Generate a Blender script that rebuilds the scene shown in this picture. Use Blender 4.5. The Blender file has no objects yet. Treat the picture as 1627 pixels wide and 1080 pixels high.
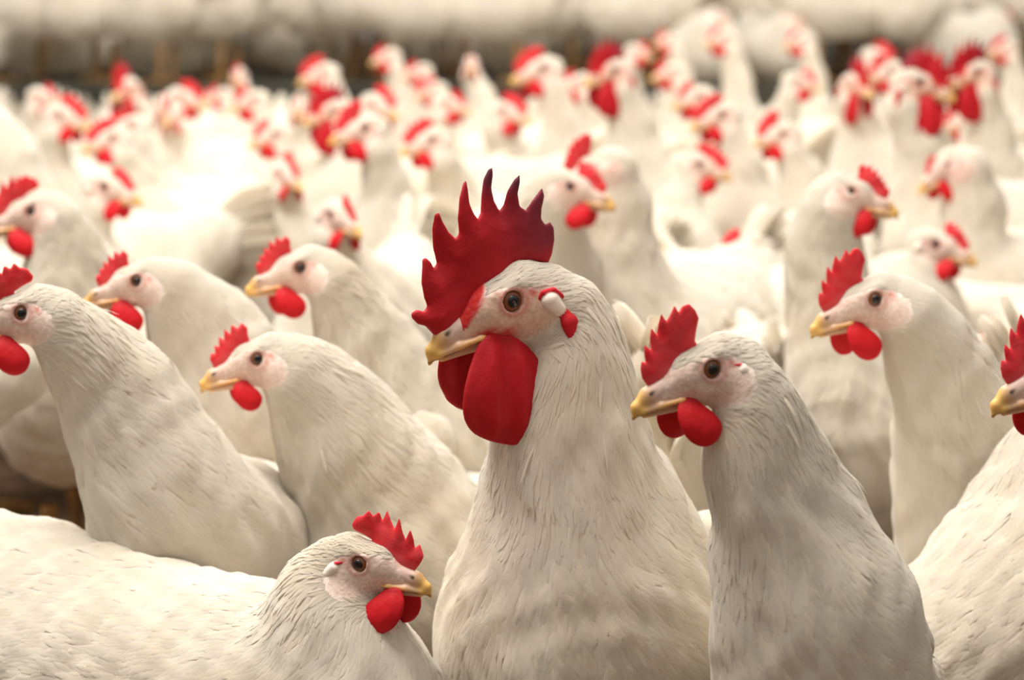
import bpy, math, random
import numpy as np

SC = bpy.context.scene
random.seed(4); RNG = np.random.default_rng(4)

# ------------------------------------------------------------------ camera, world, lights, exposure
F, CX, CY, HC = 3200.0, 813.5, 540.0, 0.66
TH = math.atan(565.0 / F)                       # tilt of the camera below the horizontal
cd = bpy.data.cameras.new('camera'); cam = bpy.data.objects.new('camera', cd)
SC.collection.objects.link(cam); SC.camera = cam
cam.location = (0, 0, HC); cam.rotation_euler = (math.pi/2 - TH, 0, 0)
cd.sensor_width = 36.0; cd.lens = F / 1627.0 * 36.0; cd.clip_start = 0.05
cd.dof.use_dof = True; cd.dof.focus_distance = 1.19; cd.dof.aperture_fstop = 6.2

SC.view_settings.view_transform = 'Standard'; SC.view_settings.look = 'None'
SC.view_settings.gamma = 1.0; SC.view_settings.use_curve_mapping = False
SC.view_settings.exposure = 0.07

w = bpy.data.worlds.new('barn_air'); SC.world = w; w.use_nodes = True
wn = w.node_tree.nodes; wl = w.node_tree.links
bg = wn['Background']; bg.inputs[0].default_value = (1.0, 0.957, 0.885, 1); bg.inputs[1].default_value = 0.5
wt = wn.new('ShaderNodeTexCoord'); ws_ = wn.new('ShaderNodeSeparateXYZ'); wm = wn.new('ShaderNodeMapRange')
wl.new(wt.outputs['Generated'], ws_.inputs[0]); wl.new(ws_.outputs['Z'], wm.inputs['Value'])
wm.inputs['From Min'].default_value = 0.0; wm.inputs['From Max'].default_value = 0.9
wm.inputs['To Min'].default_value = 0.13; wm.inputs['To Max'].default_value = 0.92       # the lit ceiling is brighter than the distant walls
wl.new(wm.outputs[0], bg.inputs[1])

def area(name, loc, rot, sx, sy, power, col):
    l = bpy.data.lights.new(name, 'AREA'); l.shape = 'RECTANGLE'; l.size = sx; l.size_y = sy
    l.energy = power; l.color = col
    o = bpy.data.objects.new(name, l); SC.collection.objects.link(o); o.location = loc; o.rotation_euler = rot
    return o
area('ceiling_light_near', (-0.8, 1.5, 2.9), (0, 0, 0), 1.8, 1.6, 150, (1.0, 0.955, 0.90))
area('ceiling_light_middle', (0.3, 4.2, 2.9), (0, 0, 0), 3.5, 2.0, 165, (1.0, 0.96, 0.89))
area('ceiling_light_far', (0, 8.5, 3.0), (0, 0, 0), 6.0, 2.0, 75, (0.90, 0.93, 1.0))

# ------------------------------------------------------------------ geometry helpers
def P(u, v, Y):
    """point at distance Y in front of the camera that lies on the sight line of photo point (u, v)"""
    q = v - CY
    y = F*math.cos(TH) - q*math.sin(TH); z = -F*math.sin(TH) - q*math.cos(TH)
    t = Y / y
    return np.array([(u - CX)*t, Y, HC + z*t])
def mpp(v, Y):
    q = v - CY
    return Y / (F*math.cos(TH) - q*math.sin(TH))  # metres per photo unit

def lin(r, g, b):
    f = lambda c: ((c/255 + 0.055)/1.055)**2.4 if c > 10 else c/255/12.92
    return (f(r), f(g), f(b))

def surface_nets(Fv, X, Y, Z):
    s = Fv < 0
    nx, ny, nz = s.shape
    c = [s[i:nx-1+i, j:ny-1+j, k:nz-1+k] for i in (0, 1) for j in (0, 1) for k in (0, 1)]
    cnt = sum(a.astype(np.int8) for a in c)
    act = (cnt > 0) & (cnt < 8)
    ix, iy, iz = np.nonzero(act)
    idx = -np.ones(act.shape, np.int64); idx[ix, iy, iz] = np.arange(len(ix))
    acc = np.zeros((len(ix), 3)); n = np.zeros(len(ix))
    ax = (X, Y, Z)
    for d in range(3):
        o1, o2 = [e for e in range(3) if e != d]
        for a in (0, 1):
            for b in (0, 1):
                off = [0, 0, 0]; off[o1] = a; off[o2] = b
                off2 = list(off); off2[d] = 1
                A = (ix+off[0], iy+off[1], iz+off[2]); B = (ix+off2[0], iy+off2[1], iz+off2[2])
                fa = Fv[A]; fb = Fv[B]; m = (fa < 0) != (fb < 0)
                t = np.where(m, fa/np.where(m, fa-fb, 1), 0)
                p = np.empty((len(ix), 3))
                for e in range(3):
                    pa = ax[e][A[e]]; pb = ax[e][B[e]]
                    p[:, e] = pa + (pb-pa)*t
                acc += p*m[:, None]; n += m
    V = acc/n[:, None]
    Q = []
    for d in range(3):
        o1, o2 = [(1, 2), (2, 0), (0, 1)][d]
        sl0 = [slice(None)]*3; sl1 = [slice(None)]*3
        sl0[d] = slice(0, -1); sl1[d] = slice(1, None)
        for o in (o1, o2): sl0[o] = slice(1, -1); sl1[o] = slice(1, -1)
        a = s[tuple(sl0)]; b = s[tuple(sl1)]
        e = np.argwhere(a != b)
        if not len(e): continue
        flip = a[tuple(e.T)]
        e = e.copy(); e[:, o1] += 1; e[:, o2] += 1
        def cell(da, db):
            c = e.copy(); c[:, o1] -= da; c[:, o2] -= db
            return idx[c[:, 0], c[:, 1], c[:, 2]]
        q = np.stack([cell(1, 1), cell(0, 1), cell(0, 0), cell(1, 0)], 1)
        q[~flip] = q[~flip][:, ::-1]
        Q.append(q)
    return V, np.concatenate(Q)

def smin(a, b, k):
    h = np.clip(0.5 + 0.5*(b-a)/k, 0, 1)
    return b + (a-b)*h - k*h*(1-h)

def seg(p, a, b, ra, rb, sy=1.0):
    ba = b-a; L = float(ba@ba) + 1e-12
    pa = p-a
    t = np.clip((pa@ba)/L, 0, 1)
    d = pa - t[:, None]*ba
    if sy != 1.0: d = d*np.array([1, sy, 1])
    return np.sqrt((d*d).sum(1)) - (ra + (rb-ra)*t)

def mesh_from(name, V, Q, mats, cols=None, fuv=None, mi=None, smooth=True):
    me = bpy.data.meshes.new(name)
    V = np.asarray(V, np.float32); Q = np.asarray(Q, np.int32)
    me.vertices.add(len(V)); me.vertices.foreach_set('co', V.ravel())
    k = Q.shape[1]
    me.loops.add(len(Q)*k); me.loops.foreach_set('vertex_index', Q.ravel())
    me.polygons.add(len(Q)); me.polygons.foreach_set('loop_start', np.arange(0, len(Q)*k, k, dtype=np.int32))
    for m in mats: me.materials.append(m)
    if mi is not None: me.polygons.foreach_set('material_index', np.asarray(mi, np.int32))
    me.update(calc_edges=True)
    me.polygons.foreach_set('use_smooth', np.full(len(Q), smooth))
    if cols is not None:
        a = me.attributes.new('tint', 'FLOAT_COLOR', 'POINT')
        c = np.ones((len(V), 4), np.float32); c[:, :3] = cols; a.data.foreach_set('color', c.ravel())
    if fuv is not None:
        a = me.attributes.new('fuv', 'FLOAT_VECTOR', 'POINT'); a.data.foreach_set('vector', np.asarray(fuv, np.float32).ravel())
    me.update()
    return me

def poly_sdf(px, pz, poly):
    poly = np.asarray(poly, float); n = len(poly)
    d = np.full(px.shape, 1e9); ins = np.zeros(px.shape, bool)
    for i in range(n):
        a = poly[i]; b = poly[(i+1) % n]; e = b-a
        wx, wz = px-a[0], pz-a[1]
        t = np.clip((wx*e[0]+wz*e[1])/(e@e+1e-12), 0, 1)
        d = np.minimum(d, (wx-t*e[0])**2 + (wz-t*e[1])**2)
        c = ((a[1] > pz) != (b[1] > pz)) & (px < (b[0]-a[0])*(pz-a[1])/((b[1]-a[1]) or 1e-9)+a[0])
        ins ^= c
    d = np.sqrt(d)
    return np.where(ins, -d, d)

def slab(name, poly, th, vox, mats, color, rnd=1.0, warp=None, basez=None):
    """rounded solid sheet of flesh from an outline in mm (x, z); th(x, z, inside distance) = half thickness in mm"""
    poly = np.asarray(poly, float)
    if 'wattle' in name:                                     # rounder lobes
        for _ in range(2):
            nx_ = np.roll(poly, -1, 0); poly = np.stack([poly*.75+nx_*.25, poly*.25+nx_*.75], 1).reshape(-1, 2)
    x0, z0 = poly.min(0)-4; x1, z1 = poly.max(0)+4
    X = np.arange(x0, x1, vox); Z = np.arange(z0, z1, vox); Yv = np.arange(-12, 12.01, min(vox, 1.2))
    gx, gz = np.meshgrid(X, Z, indexing='ij')
    d2 = poly_sdf(gx, gz, poly)
    T = th(gx, gz, np.maximum(-d2, 0))
    q1 = d2[:, None, :] + rnd
    q2 = np.abs(Yv)[None, :, None] - T[:, None, :] + rnd
    D = np.minimum(np.maximum(q1, q2), 0) + np.sqrt(np.maximum(q1, 0)**2 + np.maximum(q2, 0)**2) - rnd
    V, Q = surface_nets(D, X, Yv, Z)
    for it in range(12):                                      # relax the skin of the sheet
        acc = np.zeros_like(V); n_ = np.zeros(len(V))
        for a, b in ((0, 1), (1, 2), (2, 3), (3, 0)):
            for i, j in ((a, b), (b, a)):
                for e in range(3): acc[:, e] += np.bincount(Q[:, i], V[Q[:, j], e], len(V))
                n_ += np.bincount(Q[:, i], minlength=len(V))
        N_ = V*.5 + .5*acc/np.maximum(n_, 1)[:, None]
        if it > 1: N_[:, 0] = V[:, 0]; N_[:, 2] = V[:, 2]
        V = N_
    dd = poly_sdf(V[:, 0], V[:, 2], poly)
    col = color(V, dd)
    if warp is not None: V = warp(V)
    return mesh_from(name, V*0.001, Q, mats, cols=col)

# ------------------------------------------------------------------ materials
def new_mat(name):
    m = bpy.data.materials.new(name); m.use_nodes = True
    n = m.node_tree.nodes; l = m.node_tree.links
    return m, n, l, n['Principled BSDF'], n['Material Output']

def feather_mat():
    m, n, l, b, out = new_mat('white_plumage')
    at = n.new('ShaderNodeAttribute'); at.attribute_name = 'tint'
    fu = n.new('ShaderNodeAttribute'); fu.attribute_name = 'fuv'
    tc = n.new('ShaderNodeTexCoord')
    nz = n.new('ShaderNodeTexNoise'); nz.inputs['Scale'].default_value = 9; nz.inputs['Detail'].default_value = 5
    l.new(tc.outputs['Object'], nz.inputs['Vector'])
    rm = n.new('ShaderNodeValToRGB'); rm.color_ramp.elements[0].position = .50; rm.color_ramp.elements[1].position = .78
    rm.color_ramp.elements[0].color = (0, 0, 0, 1); rm.color_ramp.elements[1].color = (.55, .55, .55, 1)
    l.new(nz.outputs['Fac'], rm.inputs['Fac'])
    mx = n.new('ShaderNodeMixRGB'); mx.blend_type = 'MULTIPLY'; mx.inputs['Color2'].default_value = (.86, .79, .66, 1)
    l.new(rm.outputs['Color'], mx.inputs['Fac']); l.new(at.outputs['Color'], mx.inputs['Color1'])
    # barbs across each feather
    sp = n.new('ShaderNodeSeparateXYZ'); l.new(fu.outputs['Vector'], sp.inputs[0])
    ab = n.new('ShaderNodeMath'); ab.operation = 'ABSOLUTE'; l.new(sp.outputs['X'], ab.inputs[0])
    m1 = n.new('ShaderNodeMath'); m1.operation = 'MULTIPLY_ADD'; l.new(ab.outputs[0], m1.inputs[0]); m1.inputs[1].default_value = -6.0
    m2 = n.new('ShaderNodeMath'); m2.operation = 'MULTIPLY'; l.new(sp.outputs['Y'], m2.inputs[0]); m2.inputs[1].default_value = 6500.0
    l.new(m2.outputs[0], m1.inputs[2])
    nb = n.new('ShaderNodeMath'); nb.operation = 'ADD'; l.new(m1.outputs[0], nb.inputs[0])
    m3 = n.new('ShaderNodeMath'); m3.operation = 'MULTIPLY'; l.new(sp.outputs['Z'], m3.inputs[0]); m3.inputs[1].default_value = 37.0
    l.new(m3.outputs[0], nb.inputs[1])
    sn = n.new('ShaderNodeMath'); sn.operation = 'SINE'; l.new(nb.outputs[0], sn.inputs[0])
    n2 = n.new('ShaderNodeTexNoise'); n2.inputs['Scale'].default_value = 160; n2.inputs['Detail'].default_value = 4
    l.new(tc.outputs['Object'], n2.inputs['Vector'])
    ad = n.new('ShaderNodeMath'); ad.operation = 'MULTIPLY_ADD'; l.new(sn.outputs[0], ad.inputs[0]); ad.inputs[1].default_value = .05
    l.new(n2.outputs['Fac'], ad.inputs[2])
    bp = n.new('ShaderNodeBump'); bp.inputs['Strength'].default_value = .35; bp.inputs['Distance'].default_value = .0012
    l.new(ad.outputs[0], bp.inputs['Height'])
    d = n.new('ShaderNodeBsdfDiffuse'); d.inputs['Roughness'].default_value = 0.9
    t = n.new('ShaderNodeBsdfTranslucent')
    l.new(mx.outputs[0], d.inputs['Color']); l.new(mx.outputs[0], t.inputs['Color']); l.new(bp.outputs[0], d.inputs['Normal'])
    mxs = n.new('ShaderNodeMixShader'); mxs.inputs[0].default_value = .40
    l.new(d.outputs[0], mxs.inputs[1]); l.new(t.outputs[0], mxs.inputs[2])
    l.new(mxs.outputs[0], out.inputs['Surface']); n.remove(b)
    return m

def skin_mat():
    m, n, l, b, out = new_mat('face_skin')
    at = n.new('ShaderNodeAttribute'); at.attribute_name = 'tint'
    tc = n.new('ShaderNodeTexCoord')
    nz = n.new('ShaderNodeTexNoise'); nz.inputs['Scale'].default_value = 420; nz.inputs['Detail'].default_value = 5
    l.new(tc.outputs['Object'], nz.inputs['Vector'])
    hs = n.new('ShaderNodeMixRGB'); hs.blend_type = 'MULTIPLY'; hs.inputs['Fac'].default_value = .35
    l.new(at.outputs['Color'], hs.inputs['Color1'])
    cr = n.new('ShaderNodeValToRGB'); cr.color_ramp.elements[0].color = (.55, .42, .38, 1); cr.color_ramp.elements[0].position = .35; cr.color_ramp.elements[1].position = .65
    l.new(nz.outputs['Fac'], cr.inputs['Fac']); l.new(cr.outputs['Color'], hs.inputs['Color2'])
    l.new(hs.outputs[0], b.inputs['Base Color']); b.inputs['Roughness'].default_value = .75
    b.inputs['Subsurface Weight'].default_value = .15; b.inputs['Subsurface Radius'].default_value = (.004, .0015, .001); b.inputs['Subsurface Scale'].default_value = .5
    b.inputs['Specular IOR Level'].default_value = .2
    bp = n.new('ShaderNodeBump'); bp.inputs['Strength'].default_value = .6; bp.inputs['Distance'].default_value = .0008
    l.new(nz.outputs['Fac'], bp.inputs['Height']); l.new(bp.outputs[0], b.inputs['Normal'])
    return m

def red_mat():
    m, n, l, b, out = new_mat('red_comb_flesh')
    at = n.new('ShaderNodeAttribute'); at.attribute_name = 'tint'
    tc = n.new('ShaderNodeTexCoord')
    nz = n.new('ShaderNodeTexNoise'); nz.inputs['Scale'].default_value = 60; nz.inputs['Detail'].default_value = 4
    l.new(tc.outputs['Object'], nz.inputs['Vector'])
    hs = n.new('ShaderNodeMixRGB'); hs.blend_type = 'MULTIPLY'; hs.inputs['Fac'].default_value = .35
    cr = n.new('ShaderNodeValToRGB'); cr.color_ramp.elements[0].color = (.6, .35, .4, 1); cr.color_ramp.elements[0].position = .3; cr.color_ramp.elements[1].position = .62
    l.new(nz.outputs['Fac'], cr.inputs['Fac']); l.new(at.outputs['Color'], hs.inputs['Color1']); l.new(cr.outputs['Color'], hs.inputs['Color2'])
    l.new(hs.outputs[0], b.inputs['Base Color']); b.inputs['Roughness'].default_value = .62
    b.inputs['Specular IOR Level'].default_value = .28
    b.inputs['Subsurface Weight'].default_value = .12; b.inputs['Subsurface Radius'].default_value = (.005, .001, .0008); b.inputs['Subsurface Scale'].default_value = .6
    n2 = n.new('ShaderNodeTexVoronoi'); n2.inputs['Scale'].default_value = 900
    l.new(tc.outputs['Object'], n2.inputs['Vector'])
    bp = n.new('ShaderNodeBump'); bp.inputs['Strength'].default_value = .10; bp.inputs['Distance'].default_value = .0005; bp.invert = True
    l.new(n2.outputs['Distance'], bp.inputs['Height'])
    b2 = n.new('ShaderNodeBump'); b2.inputs['Strength'].default_value = .5; b2.inputs['Distance'].default_value = .003
    l.new(nz.outputs['Fac'], b2.inputs['Height']); l.new(bp.outputs[0], b2.inputs['Normal']); l.new(b2.outputs[0], b.inputs['Normal'])
    return m

def tint_mat(name, rough, spec=.4, bump=0, scale=200):
    m, n, l, b, out = new_mat(name)
    at = n.new('ShaderNodeAttribute'); at.attribute_name = 'tint'
    l.new(at.outputs['Color'], b.inputs['Base Color']); b.inputs['Roughness'].default_value = rough
    b.inputs['Specular IOR Level'].default_value = spec
    if bump:
        tc = n.new('ShaderNodeTexCoord'); nz = n.new('ShaderNodeTexNoise'); nz.inputs['Scale'].default_value = scale
        nz.inputs['Detail'].default_value = 4
        l.new(tc.outputs['Object'], nz.inputs['Vector'])
        bp = n.new('ShaderNodeBump'); bp.inputs['Strength'].default_value = bump; bp.inputs['Distance'].default_value = .001
        l.new(nz.outputs['Fac'], bp.inputs['Height']); l.new(bp.outputs[0], b.inputs['Normal'])
    return m

def flat_mat(name, c, rough=.6, noise=None, c2=None, bump=0, spec=.3):
    m, n, l, b, out = new_mat(name)
    b.inputs['Base Color'].default_value = (*c, 1); b.inputs['Roughness'].default_value = rough
    b.inputs['Specular IOR Level'].default_value = spec
    if noise:
        tc = n.new('ShaderNodeTexCoord'); nz = n.new('ShaderNodeTexNoise'); nz.inputs['Scale'].default_value = noise; nz.inputs['Detail'].default_value = 6
        cr = n.new('ShaderNodeValToRGB'); cr.color_ramp.elements[0].color = (*c, 1); cr.color_ramp.elements[1].color = (*(c2 or c), 1)
        cr.color_ramp.elements[0].position = .35; cr.color_ramp.elements[1].position = .65
        l.new(tc.outputs['Object'], nz.inputs['Vector']); l.new(nz.outputs['Fac'], cr.inputs['Fac']); l.new(cr.outputs['Color'], b.inputs['Base Color'])
        if bump:
            bp = n.new('ShaderNodeBump'); bp.inputs['Strength'].default_value = bump; bp.inputs['Distance'].default_value = .01
            l.new(nz.outputs['Fac'], bp.inputs['Height']); l.new(bp.outputs[0], b.inputs['Normal'])
    return m

M_FE = feather_mat(); M_SK = skin_mat(); M_RED = red_mat()
M_BK = tint_mat('beak_horn', .42, .4, .15, 300)
M_LOBE = tint_mat('earlobe_skin', .7, .2, .4, 300)
M_IRIS = flat_mat('amber_iris', (.22, .07, .025), .25, spec=.5)
M_PUP = flat_mat('black_pupil', (.004, .004, .005), .08, spec=.6)
M_EYE = flat_mat('dark_eye_rim', (.05, .02, .012), .35)
M_LEG = flat_mat('yellow_scaly_leg', lin(176, 132, 74), .6, 120, lin(130, 96, 58), .4)
# ------------------------------------------------------------------ head template (millimetres, x forward, y left, z up, eye level = 0)
V3 = lambda *a: np.array(a, float)
def head_sdf(q):
    ay = q.copy(); ay[:, 1] = np.abs(ay[:, 1])
    d = seg(q, V3(-11, 0, -1), V3(8, 0, -1.5), 14.6, 12.4)
    d = smin(d, seg(q, V3(-11, 0, -1.5), V3(-21, 0, -5), 14.2, 12.5), 2)
    d = smin(d, seg(q, V3(8, 0, -2), V3(27, 0, -4.5), 11.5, 6.2, 1.12), 5)
    d = smin(d, seg(q, V3(8, 0, -9), V3(27, 0, -9), 8.5, 5.0, 1.05), 3)
    d = smin(d, seg(q, V3(-12, 0, -11), V3(14, 0, -12), 12.5, 6.5), 6)
    d = smin(d, seg(q, V3(5, 0, -15), V3(-14, 0, -22), 5.0, 9.5), 4)
    d = smin(d, seg(ay, V3(-8, 7, -8), V3(6, 6, -9), 6.5, 5.0), 4)
    d = smin(d, seg(ay, V3(-6, 10.0, 6.2), V3(7, 9.0, 5.2), 3.2, 2.4), 3)       # brow
    d = smin(d, seg(ay, V3(-13, 12, -6), V3(-16, 12.0, -12), 2.4, 2.8), 2.5)    # ear tuft
    r = np.sqrt(ay[:, 0]**2 + ay[:, 2]**2)
    tor = np.sqrt((r-6.0)**2 + (ay[:, 1]-12.2)**2) - 1.3
    d = smin(d, tor, 1.4)
    hole = np.sqrt(ay[:, 0]**2 + (ay[:, 1]-13.5)**2 + ay[:, 2]**2) - 5.4
    nos = seg(ay, V3(26, 7.0, 2.2), V3(34.5, 5.4, -2.2), 1.1, 1.1)
    return np.maximum(np.maximum(d, -hole), -nos)

def sstep(a, b, x):
    t = np.clip((x-a)/(b-a), 0, 1); return t*t*(3-2*t)

def face_mask(q, kind='hen'):
    x, z = q[:, 0], q[:, 2]
    e = np.sqrt(((x-4)/23)**2 + ((z+7.5-0.06*x)/16)**2) + .05*np.sin(x*.8)*np.sin(z*.9+1)
    m = 1 - sstep(.80, 1.12, e)
    m = np.maximum(m, sstep(17, 22, x))
    if kind == 'rooster': m = np.maximum(m, sstep(15.5, 18.5, z+.82*x)*sstep(-6, 0, x))
    return m

SKIN = {'hen': (lin(234, 212, 198), lin(206, 112, 98)), 'rooster': (lin(226, 196, 176), lin(196, 40, 38)), 'grey': (lin(222, 196, 184), lin(205, 110, 105))}
WHITE = np.array(lin(242, 236, 225))
def face_color(q, kind):
    a, r = map(np.array, SKIN[kind]); x, y, z = q[:, 0], np.abs(q[:, 1]), q[:, 2]
    n = np.sin(x*1.3+z*.9)*np.sin(z*1.7-x*.6)*.5+.5
    rr = np.sqrt(x*x+z*z)
    red = np.exp(-((rr-6.4)/1.8)**2)*.45
    red = np.maximum(red, np.exp(-(((x+10.5)/3.0)**2+((z-.8)/3.0)**2))*.75)          # corner behind the eye
    red = np.maximum(red, np.exp(-(((x-17)/7)**2+((z+10)/2.8)**2))*(1. if kind == 'rooster' else .45))
    if kind == 'rooster':
        red = np.maximum(red, sstep(14.5, 17.5, z+.82*x)*sstep(-6, 0, x)*(z > -4))
        red = np.maximum(red, sstep(8, 2.5, np.abs(z+16))*sstep(-2, 8, x)*.9)
    else:
        red = np.maximum(red, np.exp(-(((x-24)/8)**2+((z-5)/3.5)**2))*.3)
    red = np.clip(red + (n-.5)*.12, 0, 1)[:, None]
    c = a*(1-red)+r*red
    dk = sstep(2.4, 1.1, seg(np.stack([x, y, z], 1), V3(26, 7.0, 2.2), V3(34.5, 5.4, -2.2), 0, 0))[:, None]*.85
    return c*(1-dk) + np.array(lin(62, 46, 40))*dk

EDGE = {}
def template_parts(vox, tag):
    T = {}
    X = np.arange(8, 52, vox); Yv = np.arange(-13, 13.01, vox); Z = np.arange(-20, 9, vox)
    g = np.stack(np.meshgrid(X, Yv, Z, indexing='ij'), -1); sh = g.shape[:3]; q = g.reshape(-1, 3)
    ay = q.copy(); ay[:, 1] = np.abs(ay[:, 1])
    zm = -12.2
    up = seg(q, V3(20, 0, -3.5), V3(35, 0, -4.8), 7.4, 5.3, 1.15)
    up = smin(up, seg(q, V3(35, 0, -4.8), V3(43, 0, -8.3), 5.3, 3.4, 1.2), 2)
    up = smin(up, seg(q, V3(43, 0, -8.3), V3(46.8, 0, -13.4), 3.2, 1.0, 1.1), 2)
    up = smin(up, seg(q, V3(20, 0, -8), V3(42, 0, -10.2), 5.6, 3.0, 1.1), 2)
    up = smin(up, seg(ay, V3(12, 8.4, -13.6), V3(20, 7.4, -11.6), .7, 1.7), 2)
    up = smin(up, seg(ay, V3(20, 7.4, -11.6), V3(31, 5.0, -10.9), 1.7, 1.9), 2.5)
    up = smin(up, seg(ay, V3(31, 5.0, -10.9), V3(41, 2.4, -11.2), 1.9, 1.6), 2.5)
    up = np.maximum(up, (zm - .12*np.maximum(20-q[:, 0], 0) - q[:, 2]) - sstep(39, 46, q[:, 0])*3)
    lo = seg(q, V3(14, 0, -13.5), V3(40, 0, -13.2), 6.2, 2.2)
    lo = np.maximum(lo, q[:, 2]-(zm-.35))
    no = seg(ay, V3(27.0, 6.8, 2.0), V3(34.5, 5.4, -2.2), 1.0, 1.1)
    D = np.maximum(np.minimum(up, lo), -no)
    V, Q = surface_nets(D.reshape(sh), X, Yv, Z)
    x, y, z = V[:, 0], np.abs(V[:, 1]), V[:, 2]
    tip = np.array(lin(224, 176, 98)); horn = np.array(lin(202, 162, 128)); cere = np.array(lin(216, 184, 170)); dark = np.array(lin(60, 45, 38))
    m = sstep(35, 42, x)[:, None]; c = horn*(1-m)+tip*m
    m = (sstep(37, 31, x)*sstep(-8.5, -5.5, z))[:, None]; c = c*(1-m)+cere*m
    m = (sstep(-9.2, -10.4, z)*sstep(38, 30, x)*(z > zm))[:, None]; c = c*(1-m)+np.array(lin(214, 158, 92))*m
    m = sstep(2.2, .9, seg(np.stack([x, y, z], 1), V3(27.0, 6.8, 2.0), V3(34.5, 5.4, -2.2), 0, 0))[:, None]; c = c*(1-m)+dark*m
    m = np.exp(-((z-zm+.4)/.45)**2)[:, None]*.7; c = c*(1-m)+dark*m
    T['beak'] = mesh_from('beak_'+tag, V*.001, Q, [M_BK], cols=c)
    # combs
    R1, R2 = np.array(lin(216, 34, 44)), np.array(lin(226, 98, 100))
    def comb_col(V, dd):
        m = (sstep(3, 0, V[:, 2]-8-.25*(18-V[:, 0]))*.45)[:, None]
        n = (np.sin(V[:, 0]*.31+1.6*np.sin(V[:, 2]*.23))*np.sin(V[:, 2]*.27+1+1.3*np.sin(V[:, 0]*.19))*.5+.5)[:, None]*.35
        return (R1*(1-m)+R2*m)*(1-n)+R2*n
    th = lambda x, z, d: np.clip(1.0+.22*d, 1.0, 2.4)
    henA = [(34, 1), (35.5, 6), (35, 11), (33, 15.5), (31, 13.5), (30, 20), (28.3, 23), (26, 18.5), (24.2, 25.5), (21.5, 30.5), (20, 25), (17.8, 30), (14.3, 36), (13.2, 30.5), (10.6, 33), (6.2, 38), (5.6, 33), (2.2, 35.3), (-2.4, 35), (-5, 30), (-5.5, 25), (-2, 20), (1, 14.5), (-1, 10), (12, 5), (24, -1)]
    henB = [(34, 1), (36.5, 6), (38, 11), (36.5, 14), (33.5, 18.5), (31, 15), (29.5, 20), (26, 27), (24.3, 19.5), (21.5, 24), (17.5, 33), (15.8, 24), (12.5, 28), (8, 34.5), (6.3, 27), (3, 32.5), (0, 29), (-3.3, 32), (-6, 28), (-10.5, 26), (-13, 20), (-11, 17), (-4, 15.5), (2, 13.5), (1, 9), (12, 5), (24, -1)]
    henC = [(33, 1), (34, 8), (32, 12), (29, 11), (28, 17), (25, 15), (23, 22), (20, 18.5), (17.5, 26.5), (14.5, 21.5), (11.5, 28), (8, 24), (4, 27), (1, 22), (2.5, 16), (2, 10), (12, 5), (24, -1)]
    for nm, pl in (('A', henA), ('B', henB), ('C', henC)):
        T['comb'+nm] = slab('comb_'+tag+nm, pl, th, vox, [M_RED], comb_col, .9,
                            warp=lambda V: np.stack([V[:, 0], V[:, 1]+.9*np.sin(V[:, 0]*.22)*sstep(8, 25, V[:, 2])*1.6, V[:, 2]], 1))
    px = [(700, 528), (690, 516), (678, 512), (668, 501), (668, 493), (676, 488), (688, 492), (693, 484), (688, 470), (684, 445), (687, 420), (688, 408), (694, 406), (702, 414), (706, 424), (711, 416), (706, 390), (705, 360), (708, 338), (714, 333), (719, 348), (728, 366), (738, 377), (743, 370), (741, 345), (745, 312), (753, 290), (759, 284), (761, 300), (762, 322), (768, 338), (775, 348), (781, 338), (784, 312), (788, 285), (795, 270), (801, 265), (802, 280), (800, 300), (804, 320), (812, 337), (818, 328), (823, 305), (832, 287), (841, 278), (841, 292), (838, 310), (841, 330), (850, 337), (860, 322), (872, 308), (879, 301), (882, 316), (876, 335), (875, 352), (882, 362), (890, 357), (897, 368), (898, 388), (893, 412), (886, 426), (862, 420), (835, 424), (825, 450), (795, 465), (765, 490), (740, 520), (715, 545)]
    c_, s_ = math.cos(math.radians(22)), math.sin(math.radians(22))
    poly = []
    for u, v in px:
        X_, Z_ = -(u-813)*.3/.92, -(v-478)*.3
        poly.append((X_*c_-Z_*s_, Z_*c_+X_*s_))
    poly = np.array(poly)
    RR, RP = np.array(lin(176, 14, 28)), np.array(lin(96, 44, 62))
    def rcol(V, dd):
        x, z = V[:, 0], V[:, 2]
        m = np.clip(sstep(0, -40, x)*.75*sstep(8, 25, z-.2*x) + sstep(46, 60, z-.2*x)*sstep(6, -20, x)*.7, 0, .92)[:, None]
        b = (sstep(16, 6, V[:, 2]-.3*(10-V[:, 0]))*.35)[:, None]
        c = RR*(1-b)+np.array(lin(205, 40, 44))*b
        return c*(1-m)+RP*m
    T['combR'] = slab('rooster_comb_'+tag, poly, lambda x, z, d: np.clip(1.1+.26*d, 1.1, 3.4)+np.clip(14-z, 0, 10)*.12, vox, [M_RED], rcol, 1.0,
                      warp=lambda V: np.stack([V[:, 0], V[:, 1]+1.1*np.sin(V[:, 0]*.17+.6)*sstep(10, 40, V[:, 2])*2, V[:, 2]], 1))
    # wattles, origin at the jaw, hanging along -z
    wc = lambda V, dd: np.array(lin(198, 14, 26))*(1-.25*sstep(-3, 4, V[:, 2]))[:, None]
    hw = [(5.5, 3), (8.5, -2), (8.8, -8), (6.5, -15), (1.5, -20), (-4.5, -22), (-10.5, -20), (-13.6, -15), (-13.6, -10), (-10, -5), (-5, -1), (-1.4, 3)]
    hs = [(5, 3), (7, -2), (6.5, -8), (3.5, -13), (-1, -15.5), (-6, -14.5), (-9, -10), (-7.5, -5), (-3, 0), (-1, 3)]
    cup = lambda k, L: (lambda V: np.stack([V[:, 0], V[:, 1] + k*np.sin(np.clip(-V[:, 2]/L, 0, 1)*3.0), V[:, 2]], 1))
    thw = lambda x, z, d: np.clip(1.0+.34*d, 1.0, 2.9)
    T['wattleA'] = slab('wattle_'+tag+'A', hw, thw, vox, [M_RED], wc, 1.0, warp=cup(1.6, 22))
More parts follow.
